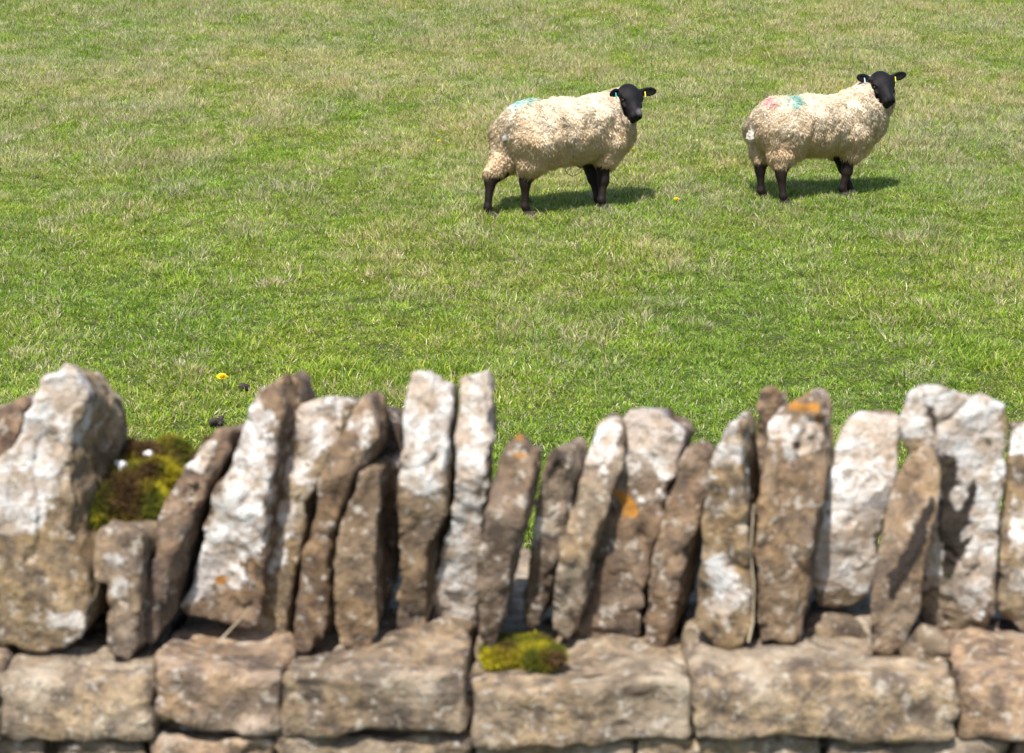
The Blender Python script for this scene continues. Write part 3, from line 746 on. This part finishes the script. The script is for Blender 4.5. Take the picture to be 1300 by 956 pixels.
def box(x0, y0, x1, y1): return [(x0, y0), (x1, y0), (x1, y1), (x0, y1)]
BR = (0.95, 0.88, 0.82); PK = (0.95, 0.84, 0.82); GY = (0.85, 0.84, 0.84); OC = (1.15, 1.05, 0.85); TN = (1.2, 1.12, 1.0)
G1 = 'upright coping stones along the top of the dry stone wall'
stones = [
 # label, poly, kwargs
 ('brown coping stone cut off by the left edge, behind the tallest white stone', [(-75, 590), (-50, 535), (0, 514), (20, 507), (29, 515), (16, 560), (8, 600), (-10, 700), (-70, 720)], dict(yf=2.66, tone=PK)),
 ('dark pinkish coping stone half hidden behind the tall white-topped stone at the left', [(98, 500), (124, 501), (132, 516), (137, 560), (138, 600), (122, 640), (112, 700), (108, 770), (90, 775), (85, 520)], dict(yf=2.64, tone=(.75, .64, .62), depth=.08)),
 ('biggest bulky coping stone at the left end with grey-white lichen and pointed top', [(-75, 640), (-30, 600), (5, 570), (16, 545), (26, 512), (38, 478), (60, 470), (72, 457), (86, 470), (96, 482), (112, 503), (119, 530), (118, 600), (114, 650), (108, 700), (110, 765), (98, 802), (74, 822), (40, 829), (0, 824), (-75, 818)],
   dict(ridge=[(90, 478), (66, 560), (72, 690), (96, 740), (90, 810)], rs0=2.0, lich=[[(-80, 560), (26, 500), (40, 470), (95, 470), (98, 520), (70, 560), (66, 672), (-80, 672)], box(62, 785, 95, 828), [(85, 545), (105, 545), (103, 580), (90, 580)]], tone=OC, depth=.20, taper=.8)),
 ('small squat knobbly stone wedged under the moss cushion', [(122, 668), (143, 674), (180, 676), (188, 684), (181, 730), (176, 790), (176, 815), (157, 837), (134, 828), (131, 785), (133, 740), (118, 735), (112, 715)],
   dict(ridge=[(170, 690), (166, 760), (160, 836)], rs0=1.6, lich=[box(136, 712, 160, 755)], tone=(1.0, .92, .85), depth=.22)),
 ('lumpy filler stone wedged low beside the leftmost big stone', [(100, 655), (108, 642), (122, 668), (127, 700), (132, 745), (128, 768), (112, 757), (104, 720)], dict(yf=2.60, tone=GY, depth=.12)),
 ('leaning brown coping stone with one square white lichen patch right of the moss', [(262, 548), (285, 550), (280, 575), (268, 598), (255, 628), (242, 662), (230, 700), (216, 742), (205, 788), (184, 816), (176, 811), (175, 785), (180, 740), (190, 695), (187, 668), (208, 630), (224, 602), (242, 574)],
   dict(ridge=[(276, 552), (262, 610), (240, 655), (212, 700), (186, 812)], rs0=2.0, lich=[[(238, 570), (265, 576), (254, 618), (220, 605)]], lk=5, tone=PK, depth=.2)),
 ('narrow dark leaning stone behind the one with the square white patch', [(280, 549), (292, 550), (295, 566), (285, 590), (270, 630), (255, 680), (240, 720), (232, 700), (250, 640), (268, 585)], dict(yf=2.62, tone=(.6, .55, .5), depth=.12)),
 ('tall leaning coping stone, speckled grey lichen at left and dark brown side at right', [(327, 492), (345, 478), (357, 470), (370, 478), (375, 500), (372, 540), (363, 575), (350, 600), (346, 640), (338, 690), (328, 740), (322, 785), (312, 806), (290, 806), (245, 797), (218, 790), (214, 778), (225, 755), (240, 715), (248, 680), (262, 628), (280, 600), (298, 555), (305, 530), (318, 500)],
   dict(ridge=[(328, 490), (342, 530), (334, 570), (326, 640), (321, 700), (304, 806)], rs0=2.2, lich=[[(320, 490), (342, 525), (335, 570), (325, 640), (318, 720), (290, 750), (215, 785), (262, 622)]], orange=[box(267, 750, 277, 760)], tone=(.95, .82, .72), depth=.20, yf=2.50)),
 ('broad ledged coping stone with a long smooth white streak down its lower half', [(375, 515), (395, 510), (420, 505), (445, 510), (447, 530), (430, 560), (415, 575), (405, 600), (395, 625), (380, 640), (382, 660), (378, 690), (372, 715), (365, 755), (360, 795), (350, 815), (330, 812), (320, 790), (321, 740), (327, 710), (336, 680), (346, 650), (344, 620), (347, 585), (360, 570), (370, 545)],
   dict(lich=[[(375, 510), (445, 505), (440, 545), (410, 580), (395, 628), (345, 630), (345, 590), (372, 550)], [(347, 638), (377, 640), (380, 680), (366, 735), (328, 732), (335, 700), (348, 665)]], lk=2, tone=OC, depth=.16, yf=2.565)),
 ('long dark brown leaning stone with two small white patches near its peak', [(458, 497), (468, 503), (478, 530), (478, 560), (470, 580), (456, 600), (447, 625), (432, 660), (425, 690), (421, 720), (420, 780), (405, 812), (385, 836), (370, 840), (360, 825), (365, 780), (372, 740), (378, 700), (388, 690), (400, 650), (405, 610), (415, 580), (430, 550), (440, 525), (448, 505)],
   dict(ridge=[(462, 497), (470, 560), (440, 620), (408, 700), (404, 780), (392, 840)], rs0=2.0, lich=[[(428, 535), (452, 520), (452, 545), (440, 558)], [(450, 545), (466, 535), (466, 560), (456, 580), (446, 576)]], tone=(.9, .76, .64), depth=.2, yf=2.485)),
 ('dark stub of a coping stone peeping out behind, between two taller ones', [(474, 528), (492, 533), (506, 545), (507, 600), (500, 660), (475, 670), (470, 590)], dict(yf=2.68, tone=(.5, .44, .40), depth=.12)),
 ('short ochre-brown slab standing beside the narrow grey one', [(455, 600), (470, 590), (483, 595), (481, 630), (474, 660), (472, 700), (472, 760), (474, 800), (462, 822), (452, 837), (440, 830), (425, 810), (424, 760), (423, 700), (430, 665), (440, 640)],
   dict(ridge=[(478, 592), (468, 700), (464, 820)], rs0=2.4, tone=(1.05, .92, .78), depth=.2)),
 ('narrow grey-brown slab with a tiny white cap, ending well above the wall', [(485, 592), (495, 585), (507, 590), (504, 640), (498, 690), (495, 740), (490, 760), (472, 762), (468, 740), (470, 690), (476, 650), (481, 620)], dict(yf=2.585, lich=[box(487, 580, 508, 593)], tone=(.92, .80, .74), depth=.12)),
 ('tall square-topped slab, white lichen on its upper half and brown below', [(521, 475), (533, 468), (545, 475), (557, 486), (569, 490), (570, 540), (570, 600), (566, 655), (560, 690), (550, 720), (545, 765), (533, 812), (515, 812), (498, 805), (500, 770), (504, 740), (505, 700), (503, 640), (507, 590), (511, 540), (515, 500)],
   dict(ridge=[(568, 488), (562, 600), (556, 660), (532, 705), (529, 760), (525, 812)], rs0=2.6, lich=[[(515, 460), (575, 480), (572, 560), (562, 628), (530, 626), (502, 612), (505, 560)]], lk=2.2, tone=(1.0, .88, .74), depth=.16)),
 ('small blue-grey stone seen in the slot left of the tall white pillar', [(552, 640), (566, 640), (568, 690), (558, 730), (545, 735), (545, 690)], dict(yf=2.60, tone=(.8, .85, .95), depth=.1, lich=[box(552, 650, 566, 690)])),
 ('tallest slim pillar stone, almost wholly white with rusty mottling', [(579, 478), (600, 472), (620, 465), (622, 480), (621, 560), (618, 620), (613, 660), (606, 700), (604, 740), (603, 790), (598, 820), (575, 838), (550, 840), (533, 830), (531, 800), (537, 760), (545, 730), (560, 690), (570, 650), (575, 600), (576, 540)],
   dict(lich=[[(565, 450), (635, 450), (632, 680), (620, 860), (515, 860), (520, 780), (560, 660)]], lk=1.8, tone=TN, depth=.14, yf=2.49)),
 ('grey-brown pointed stone with a yellow-orange lichen spot near its tip', [(632, 590), (640, 568), (652, 560), (665, 568), (671, 580), (682, 578), (680, 610), (671, 650), (661, 690), (646, 750), (636, 790), (626, 815), (617, 837), (610, 835), (605, 780), (604, 720), (612, 670), (622, 620)],
   dict(ridge=[(674, 578), (666, 640), (640, 730), (618, 836)], rs0=2.6, orange=[[(650, 572), (660, 574), (670, 585), (662, 594), (650, 586)]], tone=(.88, .78, .72), depth=.2)),
 ('slim stone with a black triangular spot near its rounded tip', [(697, 576), (705, 570), (716, 575), (722, 590), (726, 602), (723, 640), (713, 680), (700, 720), (696, 755), (686, 780), (670, 800), (655, 812), (652, 790), (655, 740), (665, 700), (672, 660), (678, 620), (688, 595)],
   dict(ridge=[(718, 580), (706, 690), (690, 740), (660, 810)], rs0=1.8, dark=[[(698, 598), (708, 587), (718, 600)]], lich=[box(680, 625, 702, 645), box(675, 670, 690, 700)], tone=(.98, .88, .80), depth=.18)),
 ('slanting coping stone with a bright white upper third beside the orange-marked slab', [(751, 535), (760, 528), (775, 530), (783, 540), (785, 560), (780, 600), (770, 625), (760, 660), (745, 700), (738, 730), (733, 770), (720, 810), (708, 820), (692, 815), (690, 790), (697, 740), (702, 700), (712, 660), (725, 620), (735, 590), (742, 560)],
   dict(ridge=[(770, 528), (762, 600), (750, 640), (728, 720), (712, 820)], rs0=.9, lich=[[(745, 520), (788, 520), (784, 600), (765, 615), (733, 607), (735, 575)]], lk=1.7, tone=TN, depth=.11, yf=2.495)),
 ('widest ragged-topped slab with a bright orange lichen arc below its white crown', [(793, 522), (805, 518), (835, 522), (838, 530), (862, 540), (869, 552), (866, 570), (858, 600), (845, 625), (835, 660), (825, 700), (815, 750), (808, 800), (790, 818), (760, 825), (730, 828), (712, 825), (715, 800), (722, 770), (728, 740), (745, 700), (755, 660), (768, 620), (778, 590), (783, 560), (785, 540)],
   dict(lich=[[(780, 510), (875, 510), (868, 590), (848, 624), (825, 610), (815, 632), (790, 622), (765, 605)]], orange=[[(767, 622), (782, 624), (800, 636), (808, 648), (806, 660), (797, 657), (792, 642), (768, 632)]], tone=(.9, .79, .72), depth=.15, rough=1.1, yf=2.55)),
 ('plain grey-brown leaning slab without lichen right of the widest slab', [(865, 575), (875, 568), (892, 578), (900, 590), (896, 620), (886, 660), (876, 700), (869, 740), (860, 780), (850, 810), (830, 828), (810, 825), (812, 790), (820, 750), (828, 700), (838, 660), (848, 620), (855, 595)],
   dict(ridge=[(895, 580), (880, 660), (858, 740), (835, 828)], rs0=1.8, tone=(.88, .76, .68), depth=.18, yf=2.52)),
 ('horn-shaped coping stone tapering to a thin point, streaked with white', [(940, 526), (948, 540), (950, 565), (954, 600), (952, 640), (954, 700), (956, 760), (950, 800), (935, 820), (910, 825), (890, 812), (876, 795), (878, 750), (888, 700), (888, 650), (888, 620), (895, 600), (905, 575), (920, 550), (933, 532)],
   dict(ridge=[(944, 526), (940, 600), (946, 700), (948, 800)], rs0=2.2, lich=[[(935, 525), (946, 535), (942, 580), (915, 600), (895, 640), (885, 650), (895, 590), (915, 550)], [(920, 620), (940, 620), (940, 650), (925, 650)], [(903, 700), (945, 700), (945, 760), (925, 788), (905, 780)]], tone=OC, depth=.17)),
 ('tan finger-shaped stone with a rounded tip standing behind the crowned stone', [(968, 494), (980, 489), (990, 494), (994, 508), (993, 540), (984, 600), (974, 700), (966, 800), (951, 800), (953, 700), (955, 600), (958, 550), (962, 512)], dict(yf=2.58, tone=(1.0, .88, .74), depth=.14)),
 ('brown pitted stone with a white stepped crown and orange lichen ledges', [(995, 515), (1015, 505), (1035, 494), (1042, 500), (1048, 520), (1047, 545), (1050, 570), (1052, 600), (1042, 650), (1032, 700), (1025, 750), (1012, 800), (1005, 818), (985, 815), (962, 808), (962, 770), (960, 720), (958, 680), (965, 620), (972, 580), (975, 530), (985, 520)],
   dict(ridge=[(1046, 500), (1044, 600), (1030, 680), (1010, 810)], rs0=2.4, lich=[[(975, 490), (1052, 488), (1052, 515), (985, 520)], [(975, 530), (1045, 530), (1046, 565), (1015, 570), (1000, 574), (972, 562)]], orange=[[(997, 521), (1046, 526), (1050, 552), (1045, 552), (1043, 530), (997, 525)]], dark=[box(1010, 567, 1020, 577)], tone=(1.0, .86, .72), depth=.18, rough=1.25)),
 ('smooth pale slab, white all over, ending above a dark hollow', [(1085, 530), (1100, 530), (1138, 533), (1142, 545), (1140, 580), (1135, 620), (1126, 660), (1116, 690), (1112, 730), (1100, 765), (1085, 777), (1060, 782), (1035, 780), (1028, 762), (1026, 720), (1030, 690), (1040, 650), (1045, 610), (1055, 585), (1063, 555), (1075, 537)],
   dict(lich=[[(1050, 515), (1155, 515), (1150, 620), (1125, 770), (1030, 772), (1010, 740), (1030, 640)]], lk=1.6, tone=TN, depth=.16, yf=2.54, rough=.8)),
 ('flat brown spear-shaped slab with a dark diagonal streak, leaning on the big white stone', [(1175, 568), (1185, 572), (1196, 600), (1194, 630), (1187, 660), (1178, 700), (1170, 740), (1167, 780), (1155, 800), (1140, 835), (1120, 836), (1103, 825), (1104, 790), (1108, 740), (1115, 700), (1122, 660), (1132, 620), (1150, 590)],
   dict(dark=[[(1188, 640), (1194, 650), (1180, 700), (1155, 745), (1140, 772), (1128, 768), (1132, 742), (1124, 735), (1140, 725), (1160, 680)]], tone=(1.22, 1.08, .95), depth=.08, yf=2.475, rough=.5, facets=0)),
 ('big broad block with a flat white top and black-green blotches in its middle', [(1150, 500), (1162, 490), (1190, 492), (1215, 498), (1255, 502), (1278, 513), (1280, 540), (1278, 600), (1275, 660), (1270, 720), (1265, 780), (1258, 812), (1225, 820), (1190, 826), (1170, 820), (1166, 790), (1170, 740), (1175, 700), (1180, 650), (1170, 600), (1150, 575), (1143, 550), (1141, 535), (1148, 515)],
   dict(lich=[[(1130, 480), (1295, 490), (1290, 640), (1275, 740), (1262, 812), (1232, 806), (1205, 760), (1180, 765), (1175, 560), (1130, 575)]], dark=[[(1178, 515), (1192, 515), (1190, 535), (1192, 555), (1186, 552), (1184, 535), (1172, 532)], [(1186, 570), (1200, 580), (1225, 583), (1222, 600), (1222, 620), (1214, 640), (1222, 650), (1236, 635), (1232, 620), (1243, 612), (1248, 625), (1245, 645), (1240, 668), (1228, 690), (1250, 680), (1235, 705), (1215, 750), (1205, 745), (1196, 690), (1196, 640), (1190, 610)], box(1255, 560, 1264, 572)], lk=1.6, tone=TN, depth=.16, yf=2.53, facets=1)),  # dark polygons colour the blackish blotches across the face
 ('white-flecked coping stone cut off by the right edge of the picture', [(1286, 540), (1310, 537), (1345, 545), (1350, 800), (1300, 806), (1278, 792), (1268, 780), (1272, 720), (1275, 660), (1281, 600), (1284, 560)],
   dict(lich=[[(1280, 530), (1350, 530), (1350, 580), (1290, 590)], box(1290, 640, 1350, 700), box(1290, 740, 1350, 780)], tone=OC, depth=.15, yf=2.54)),
]
for i, (lab, poly, kw) in enumerate(stones):
    kw = dict(kw); yb = max(p[1] for p in poly)
    poly = [(px, py + 12 * max(0, py - 620) / 210) for px, py in poly]
    yf = kw.pop('yf', None) or min(max(py_to_Y(yb), 2.47), 2.64)
    o = rock('coping_stone', poly, yf, kw.pop('depth', .2), 100 + i * 7, **kw)
    tag(o, lab, 'stone', G1)
# the row carries on past both edges of the picture
rg = np.random.default_rng(5)
for side in (-1, 1):
    x = -78 if side < 0 else 1352
    for k in range(5):
        wd = rg.uniform(38, 80); top = rg.uniform(490, 600); ln = rg.uniform(-10, 40)
        a, b = (x - wd, x) if side < 0 else (x, x + wd)
        poly = [(a + ln, top + 20), (a + ln + wd * .3, top), (b + ln, top + 15), (b + ln * .5, 650), (b, 800), ((a + b) / 2, 822), (a, 815), (a + ln * .5, 650)]
        o = rock('coping_stone', poly, 2.53, .2, 900 + k + side * 50, lich=[[(a - 20, top - 20), (b + 60, top - 20), (b + 40, top + 90), (a, top + 70)]], tone=BR, h=.006)
        tag(o, 'lichen-topped coping stone further along the wall past the %s edge of the picture' % ('left' if side < 0 else 'right'), 'stone', 'coping stones past the %s edge' % ('left' if side < 0 else 'right'))
        x += side * (wd + 4)

# ------------------------------------------------------------------ wall below the coping
def wall():
    root = empty('dry_stone_wall', (0, 2.65, 0)); tag(root, 'dry stone wall of flat tan limestone courses under the upright coping stones', 'wall')
    def course(px0, px1, ztop, zbot, y0, y1, seed, tone, bumpz=.013, parent=root, h=.006):
        x0 = at(px0, 845, 2.45)[0]; x1 = at(px1, 845, 2.45)[0]
        G = Grid((x0 - .02, y0 - .03, zbot - .02), (x1 + .02, y1 + .02, ztop + .05), h); X, Y, Z = G.pts()
        X = X + 0 * (Y + Z); Y = Y + 0 * X; Z = Z + 0 * X
        c = np.array([(x0 + x1) / 2, (y0 + y1) / 2, (ztop + zbot) / 2]); hb = np.array([(x1 - x0) / 2, (y1 - y0) / 2, (ztop - zbot) / 2])
        r = .007; q = [np.abs(X - c[0]) - hb[0] + r, np.abs(Y - c[1]) - hb[1] + r, np.abs(Z - c[2] - bumpz * fbm(X, Y, Z * 0, .14, 2, seed + 1)) - hb[2] + r]
        d = np.sqrt(sum(np.maximum(k, 0) ** 2 for k in q)) + np.minimum(np.maximum(np.maximum(q[0], q[1]), q[2]), 0) - r
        d = d + .009 * fbm(X, Y, Z, .08, 3, seed) + .004 * fbm(X, Y, Z * 2, .018, 2, seed + 4)
        G.f = d.astype(np.float32); V, F = G.mesh()
        org = np.array([c[0], c[1], zbot]); me = mesh_np('wall_stone', V - org, F)
        fattr(me, 'lichen', np.full(len(V), -.055)); fattr(me, 'orange', np.full(len(V), -.1)); fattr(me, 'dark', np.full(len(V), -.1))
        cattr(me, 'tone', np.tile(np.array(tone), (len(V), 1)))
        return link('wall_stone', me, M_STONE, parent, org - np.array([0, 2.65, 0]))
    T1 = (1.28, 1.24, 1.16); T2 = (1.15, 1.10, 1.04); T3 = (1.3, 1.18, 1.12)
    r_ = np.random.default_rng(3)
    for i, (a, b, zt, y0, t) in enumerate([(-420, -205, .805, 2.43, T1), (-200, -4, .80, 2.42, T2), (0, 192, .800, 2.435, T1), (195, 358, .815, 2.43, T3), (362, 592, .818, 2.43, T2), (598, 876, .802, 2.43, T1), (882, 1210, .815, 2.425, T1), (1216, 1420, .812, 2.43, T3), (1426, 1650, .805, 2.43, T1)]):
        course(a, b, zt - .020, zt - .092, y0, 2.98, 40 + i, t)
    z = .712
    for row in range(2):
        x = -430 + row * 37; hh = .075 + .01 * row
        while x < 1650:
            wd = r_.uniform(110, 250); course(x, x + wd - 5, z, z - hh, 2.44 - .01 * r_.uniform(-1, 1), 2.75, int(r_.integers(1000)), (T1, T2, T3)[int(r_.integers(3))], .006); x += wd
        z -= hh + .006
    # rubble heart and lower part of the wall down to both ground levels
    x0, x1 = at(-425, 845, 2.45)[0], at(1655, 845, 2.45)[0]
    V = []; F = []
    nx, nz = 90, 60
    def sheet(fn, a0, a1, b0, b1, na, nb):
        base = len(V)
        for i in range(na):
            for j in range(nb): V.append(fn(a0 + (a1 - a0) * i / (na - 1), b0 + (b1 - b0) * j / (nb - 1)))
        for i in range(na - 1):
            for j in range(nb - 1): F.append([base + i * nb + j, base + (i + 1) * nb + j, base + (i + 1) * nb + j + 1, base + i * nb + j + 1])
    def nz_(x, z, s): return .012 * float(fbm(np.array(x), np.array(s * 1.0), np.array(z), .09, 2, 3))
    sheet(lambda x, z: (x, 2.475 + nz_(x, z, 1), z), x0, x1, -.05, .78, nx, 30)
    sheet(lambda x, z: (x, 2.96 + nz_(x, z, 9), z), x0, x1, -1.4, .78, nx, 50)
    sheet(lambda x, y: (x, y, .735 + nz_(x, y, 5)), x0, x1, 2.475, 2.96, nx, 12)
    sheet(lambda y, z: (x0, y, z), 2.475, 2.96, -1.4, .78, 8, 30); sheet(lambda y, z: (x1, y, z), 2.475, 2.96, -1.4, .78, 8, 30)
    me = mesh_np('wall_core', np.array(V) - np.array([0, 2.65, 0]), F); n = len(V)
    for a in ('lichen', 'orange', 'dark'): fattr(me, a, np.full(n, -.1))
    cattr(me, 'tone', np.tile(np.array([.6, .55, .5]), (n, 1))); link('core', me, M_STONE, root)
    return root
wall()
# small stone lying on the cap in the hollow under the pale slab
o = rock('packing_stone', [(1012, 812), (1030, 798), (1060, 790), (1090, 795), (1104, 815), (1100, 838), (1020, 838)], 2.56, .1, 777, tone=(.9, .85, .8), h=.005)
tag(o, 'low grey packing stone in the dark hollow under the smooth pale slab', 'stone')
o = rock('packing_stone', [(1165, 822), (1180, 812), (1205, 822), (1212, 838), (1190, 850), (1150, 845), (1146, 835)], 2.475, .07, 778, tone=TN, h=.004)
tag(o, 'small flat pale packing stone at the foot of the big broad block', 'stone')

# ------------------------------------------------------------------ moss
def moss_material():
    t = NT('moss', 0.95); c = t.attr('Col', 'Color'); t.l(c, t.b.inputs['Base Color'])
    tr = t.n('ShaderNodeBsdfTranslucent'); t.l(c, tr.inputs[0]); ms = t.n('ShaderNodeMixShader'); ms.inputs[0].default_value = .3
    t.l(t.b.outputs[0], ms.inputs[1]); t.l(tr.outputs[0], ms.inputs[2]); t.l(ms.outputs[0], t.out.inputs[0])
    return t.m
M_MOSS = moss_material()
def moss(label, ells, seed, n, amp=.014):
    rng = np.random.default_rng(seed)
    E = [(np.array(at(px, py, Y)), np.array(r)) for px, py, Y, r in ells]
    lo = np.min([c - r for c, r in E], 0) - .02; hi = np.max([c + r for c, r in E], 0) + .02
    G = Grid(lo, hi, .005)
    for c, r in E: G.ell(c, r, None, .02)
    X, Y, Z = G.pts(); X = X + 0 * (Y + Z); Y = Y + 0 * X; Z = Z + 0 * X
    G.f += (amp * fbm(X, Y, Z, .032, 3, seed)).astype(np.float32)
    V, F = G.mesh(); A = V[F[:, 0]]; nr = np.cross(V[F[:, 2]] - A, V[F[:, 3]] - V[F[:, 1]]); ar = np.linalg.norm(nr, axis=1); nr /= ar[:, None] + 1e-12
    fi = rng.choice(len(F), n, p=ar / ar.sum()); w_ = rng.dirichlet((1, 1, 1, 1), n); P = np.einsum('nk,nkc->nc', w_, V[F[fi]])
    D = nr[fi] + rng.normal(0, .45, (n, 3)); D /= np.linalg.norm(D, axis=1)[:, None]
    T = np.cross(D, rng.normal(0, 1, (n, 3))); T /= np.linalg.norm(T, axis=1)[:, None]
    L = rng.uniform(.005, .012, n)[:, None]; W = rng.uniform(.0010, .0022, n)[:, None]
    LV = np.stack([P - T * W - D * .002, P + T * W - D * .002, P + D * L], 1)
    def col(Q):
        a = fbm(Q[:, 0], Q[:, 1], Q[:, 2], .028, 3, seed + 2)[:, None]; b = fbm(Q[:, 0], Q[:, 1], Q[:, 2], .05, 2, seed + 5)[:, None]
        g = np.array([.40, .34, .015]); g2 = np.array([.11, .12, .012]); br = np.array([.10, .055, .022])
        c = g2 + (g - g2) * np.clip(.5 + 1.8 * a, 0, 1)
        m = np.clip(.35 + 1.5 * b + (Q[:, 2:3] - (lo[2] + hi[2]) / 2) / (hi[2] - lo[2]) * 1.3, 0, 1)
        return c * (1 - m) + br * m
    cl = col(P) * rng.uniform(.7, 1.3, (n, 1))
    allV = np.concatenate([V, LV.reshape(-1, 3)]); tri = np.concatenate([F[:, [0, 1, 2]], F[:, [0, 2, 3]], np.arange(3 * n).reshape(-1, 3) + len(V)])
    org = (lo + hi) / 2; org[2] = lo[2]
    me = mesh_np('moss_cushion', allV - org, tri); cattr(me, 'Col', np.concatenate([col(V) * .7, np.repeat(cl, 3, 0)]))
    o = link('moss_cushion', me, M_MOSS, None, org); tag(o, label, 'moss')
moss('large yellow-green and brown moss cushion on the wall top beside the leftmost big stone',
     [(140, 640, 2.60, (.036, .05, .034)), (180, 640, 2.60, (.042, .05, .036)), (165, 612, 2.64, (.045, .06, .036)), (205, 600, 2.66, (.034, .06, .030)), (122, 648, 2.57, (.020, .04, .022)), (185, 590, 2.68, (.04, .05, .022))], 61, 26000)
moss('thin strip of yellow-green moss at the foot of the slim black-spotted stone',
     [(636, 830, 2.52, (.020, .035, .007)), (660, 826, 2.54, (.024, .04, .008)), (685, 832, 2.50, (.016, .03, .005)), (708, 835, 2.48, (.012, .02, .004))], 62, 9000, .004)
moss('small patch of moss behind the stone with the square white lichen patch',
     [(269, 582, 2.66, (.009, .03, .02)), (266, 598, 2.66, (.008, .03, .018))], 63, 2500)
# stone bed under the large moss
o = rock('packing_stone', [(112, 668), (135, 640), (200, 625), (232, 640), (225, 700), (215, 790), (120, 790)], 2.66, .22, 779, tone=(.7, .6, .5), h=.006)
tag(o, 'broken brown packing stone hidden under the large moss cushion', 'stone')
for lab, px, py, r in (('larger white pebble at the left rim of the moss cushion', 152, 592, .0085), ('smaller white pebble on top of the moss cushion', 188, 576, .0055)):
    p = at(px, py, 2.60 if px < 170 else 2.64); G = Grid(p - .02, p + .02, .0015); G.ell(p, (r * 1.2, r, r * .8), None, .002)
    X, Y, Z = G.pts(); X = X + 0 * (Y + Z); Y = Y + 0 * X; Z = Z + 0 * X; G.f += (.002 * fbm(X, Y, Z, .009, 2, 4)).astype(np.float32)
    v, f = G.mesh(); tag(link('pebble', mesh_np('pebble', v - p, f), simple('pale_pebble', (.72, .70, .68), .9, .15, 200), None, p), lab, 'pebble')
# dry stems caught between stones
def stem(pts, Y, r, lab):
    P = [at(a, b, Y) for a, b in pts]; tag(tube('dry_stem', P, r, M_DRY, None, 6, r * .5), lab, 'twig')
stem([(277, 816), (292, 800), (305, 786), (317, 770)], 2.475, .0016, 'dry twig lying across the foot of the tall speckled leaning stone')
stem([(950, 815), (956, 790), (957, 740), (953, 700), (957, 640)], 2.49, .0016, 'dry stem climbing between the horn-shaped stone and the crowned stone')

# ------------------------------------------------------------------ dandelions, clods
M_PET = simple('petal_yellow', (.85, .62, .02), .7, .12, 300); M_STEM = simple('flower_stem', (.18, .26, .05), .7, .2)
def make_dandelion():
    root = empty('dandelion', (0, 0, 0)); rng = np.random.default_rng(8)
    tube('stem', [(0, 0, 0), (.003, 0, .03), (.002, 0, .062)], .0022, M_STEM, root)
    V = []; F = []
    for ring_, (n, r1, z1) in enumerate(((26, .022, .004), (22, .018, .009), (16, .012, .013), (9, .006, .014))):
        for k in range(n):
            a = 2 * math.pi * (k + ring_ * .5) / n + rng.normal(0, .05); rr = r1 * rng.uniform(.85, 1.1); w_ = .0026
            d = np.array([math.cos(a), math.sin(a)]); q = np.array([-d[1], d[0]]); b = len(V); zb = .060
            V += [(*(d * .001 - q * w_ * .4), zb), (*(d * .001 + q * w_ * .4), zb), (*(d * rr + q * w_), zb + z1), (*(d * rr - q * w_), zb + z1 + .001)]
            F.append([b, b + 1, b + 2, b + 3])
    link('flower_head', mesh_np('flower_head', V, F, False), M_PET, root)
    return root
proto = make_dandelion()
spots = [(283, 494, 1.25, 'yellow dandelion nearest the wall, above the moss cushion and leaning stones'),
         (555, 185, .95, 'yellow dandelion in the grass left of the left sheep'),
         (306, 48, .9, 'yellow dandelion high up in the field at upper left'),
         (202, 83, .9, 'yellow dandelion in the far grass, lower left of the topmost one'),
         (857, 260, .95, 'yellow dandelion between the two sheep, at hoof level of the left sheep'),
         (801, 196, .95, 'yellow dandelion just beside the chest of the left sheep'),
         (1068, 116, .95, 'yellow dandelion behind the back of the right sheep')]
for i, (px, py, sc, lab) in enumerate(spots):
    if i == 0: r = proto
    else:
        r = proto.copy(); COL.objects.link(r)
        for ch in list(proto.children):
            c = ch.copy(); COL.objects.link(c); c.parent = r
    g = ground_at(px, py + 5); r.location = (g[0], g[1], g[2] + .012); r.scale = (sc,) * 3; r.rotation_euler = (rad(16), 0, i * 1.7)
    tag(r, lab, 'flower', 'dandelions in the grass')
M_CLOD = simple('clod_earth', (.045, .035, .030), .95, .4, 80, .01)
for px, py, sx, lab in ((277, 543, .036, 'dark clod of earth in the grass above the stone with a square white patch'),
                        (311, 498, .028, 'small dark clod of earth beside the nearest dandelion'),
                        (3, 220, .060, 'dark stone lying in the grass at the far left edge')):
    p = ground_at(px, py); G = Grid(p - .12, p + .12, .005)
    for k in range(4): G.ell(p + np.array([RNG.normal(0, sx * .5), RNG.normal(0, sx * .4), .028]), (sx * .6, sx * .5, sx * .45), None, .02)
    X, Y, Z = G.pts(); X = X + 0 * (Y + Z); Y = Y + 0 * X; Z = Z + 0 * X; G.f += (.012 * fbm(X, Y, Z, .03, 2, 4)).astype(np.float32)
    v, f = G.mesh(); tag(link('earth_clod', mesh_np('earth_clod', v - p, f), M_CLOD, None, p), lab, 'clod')
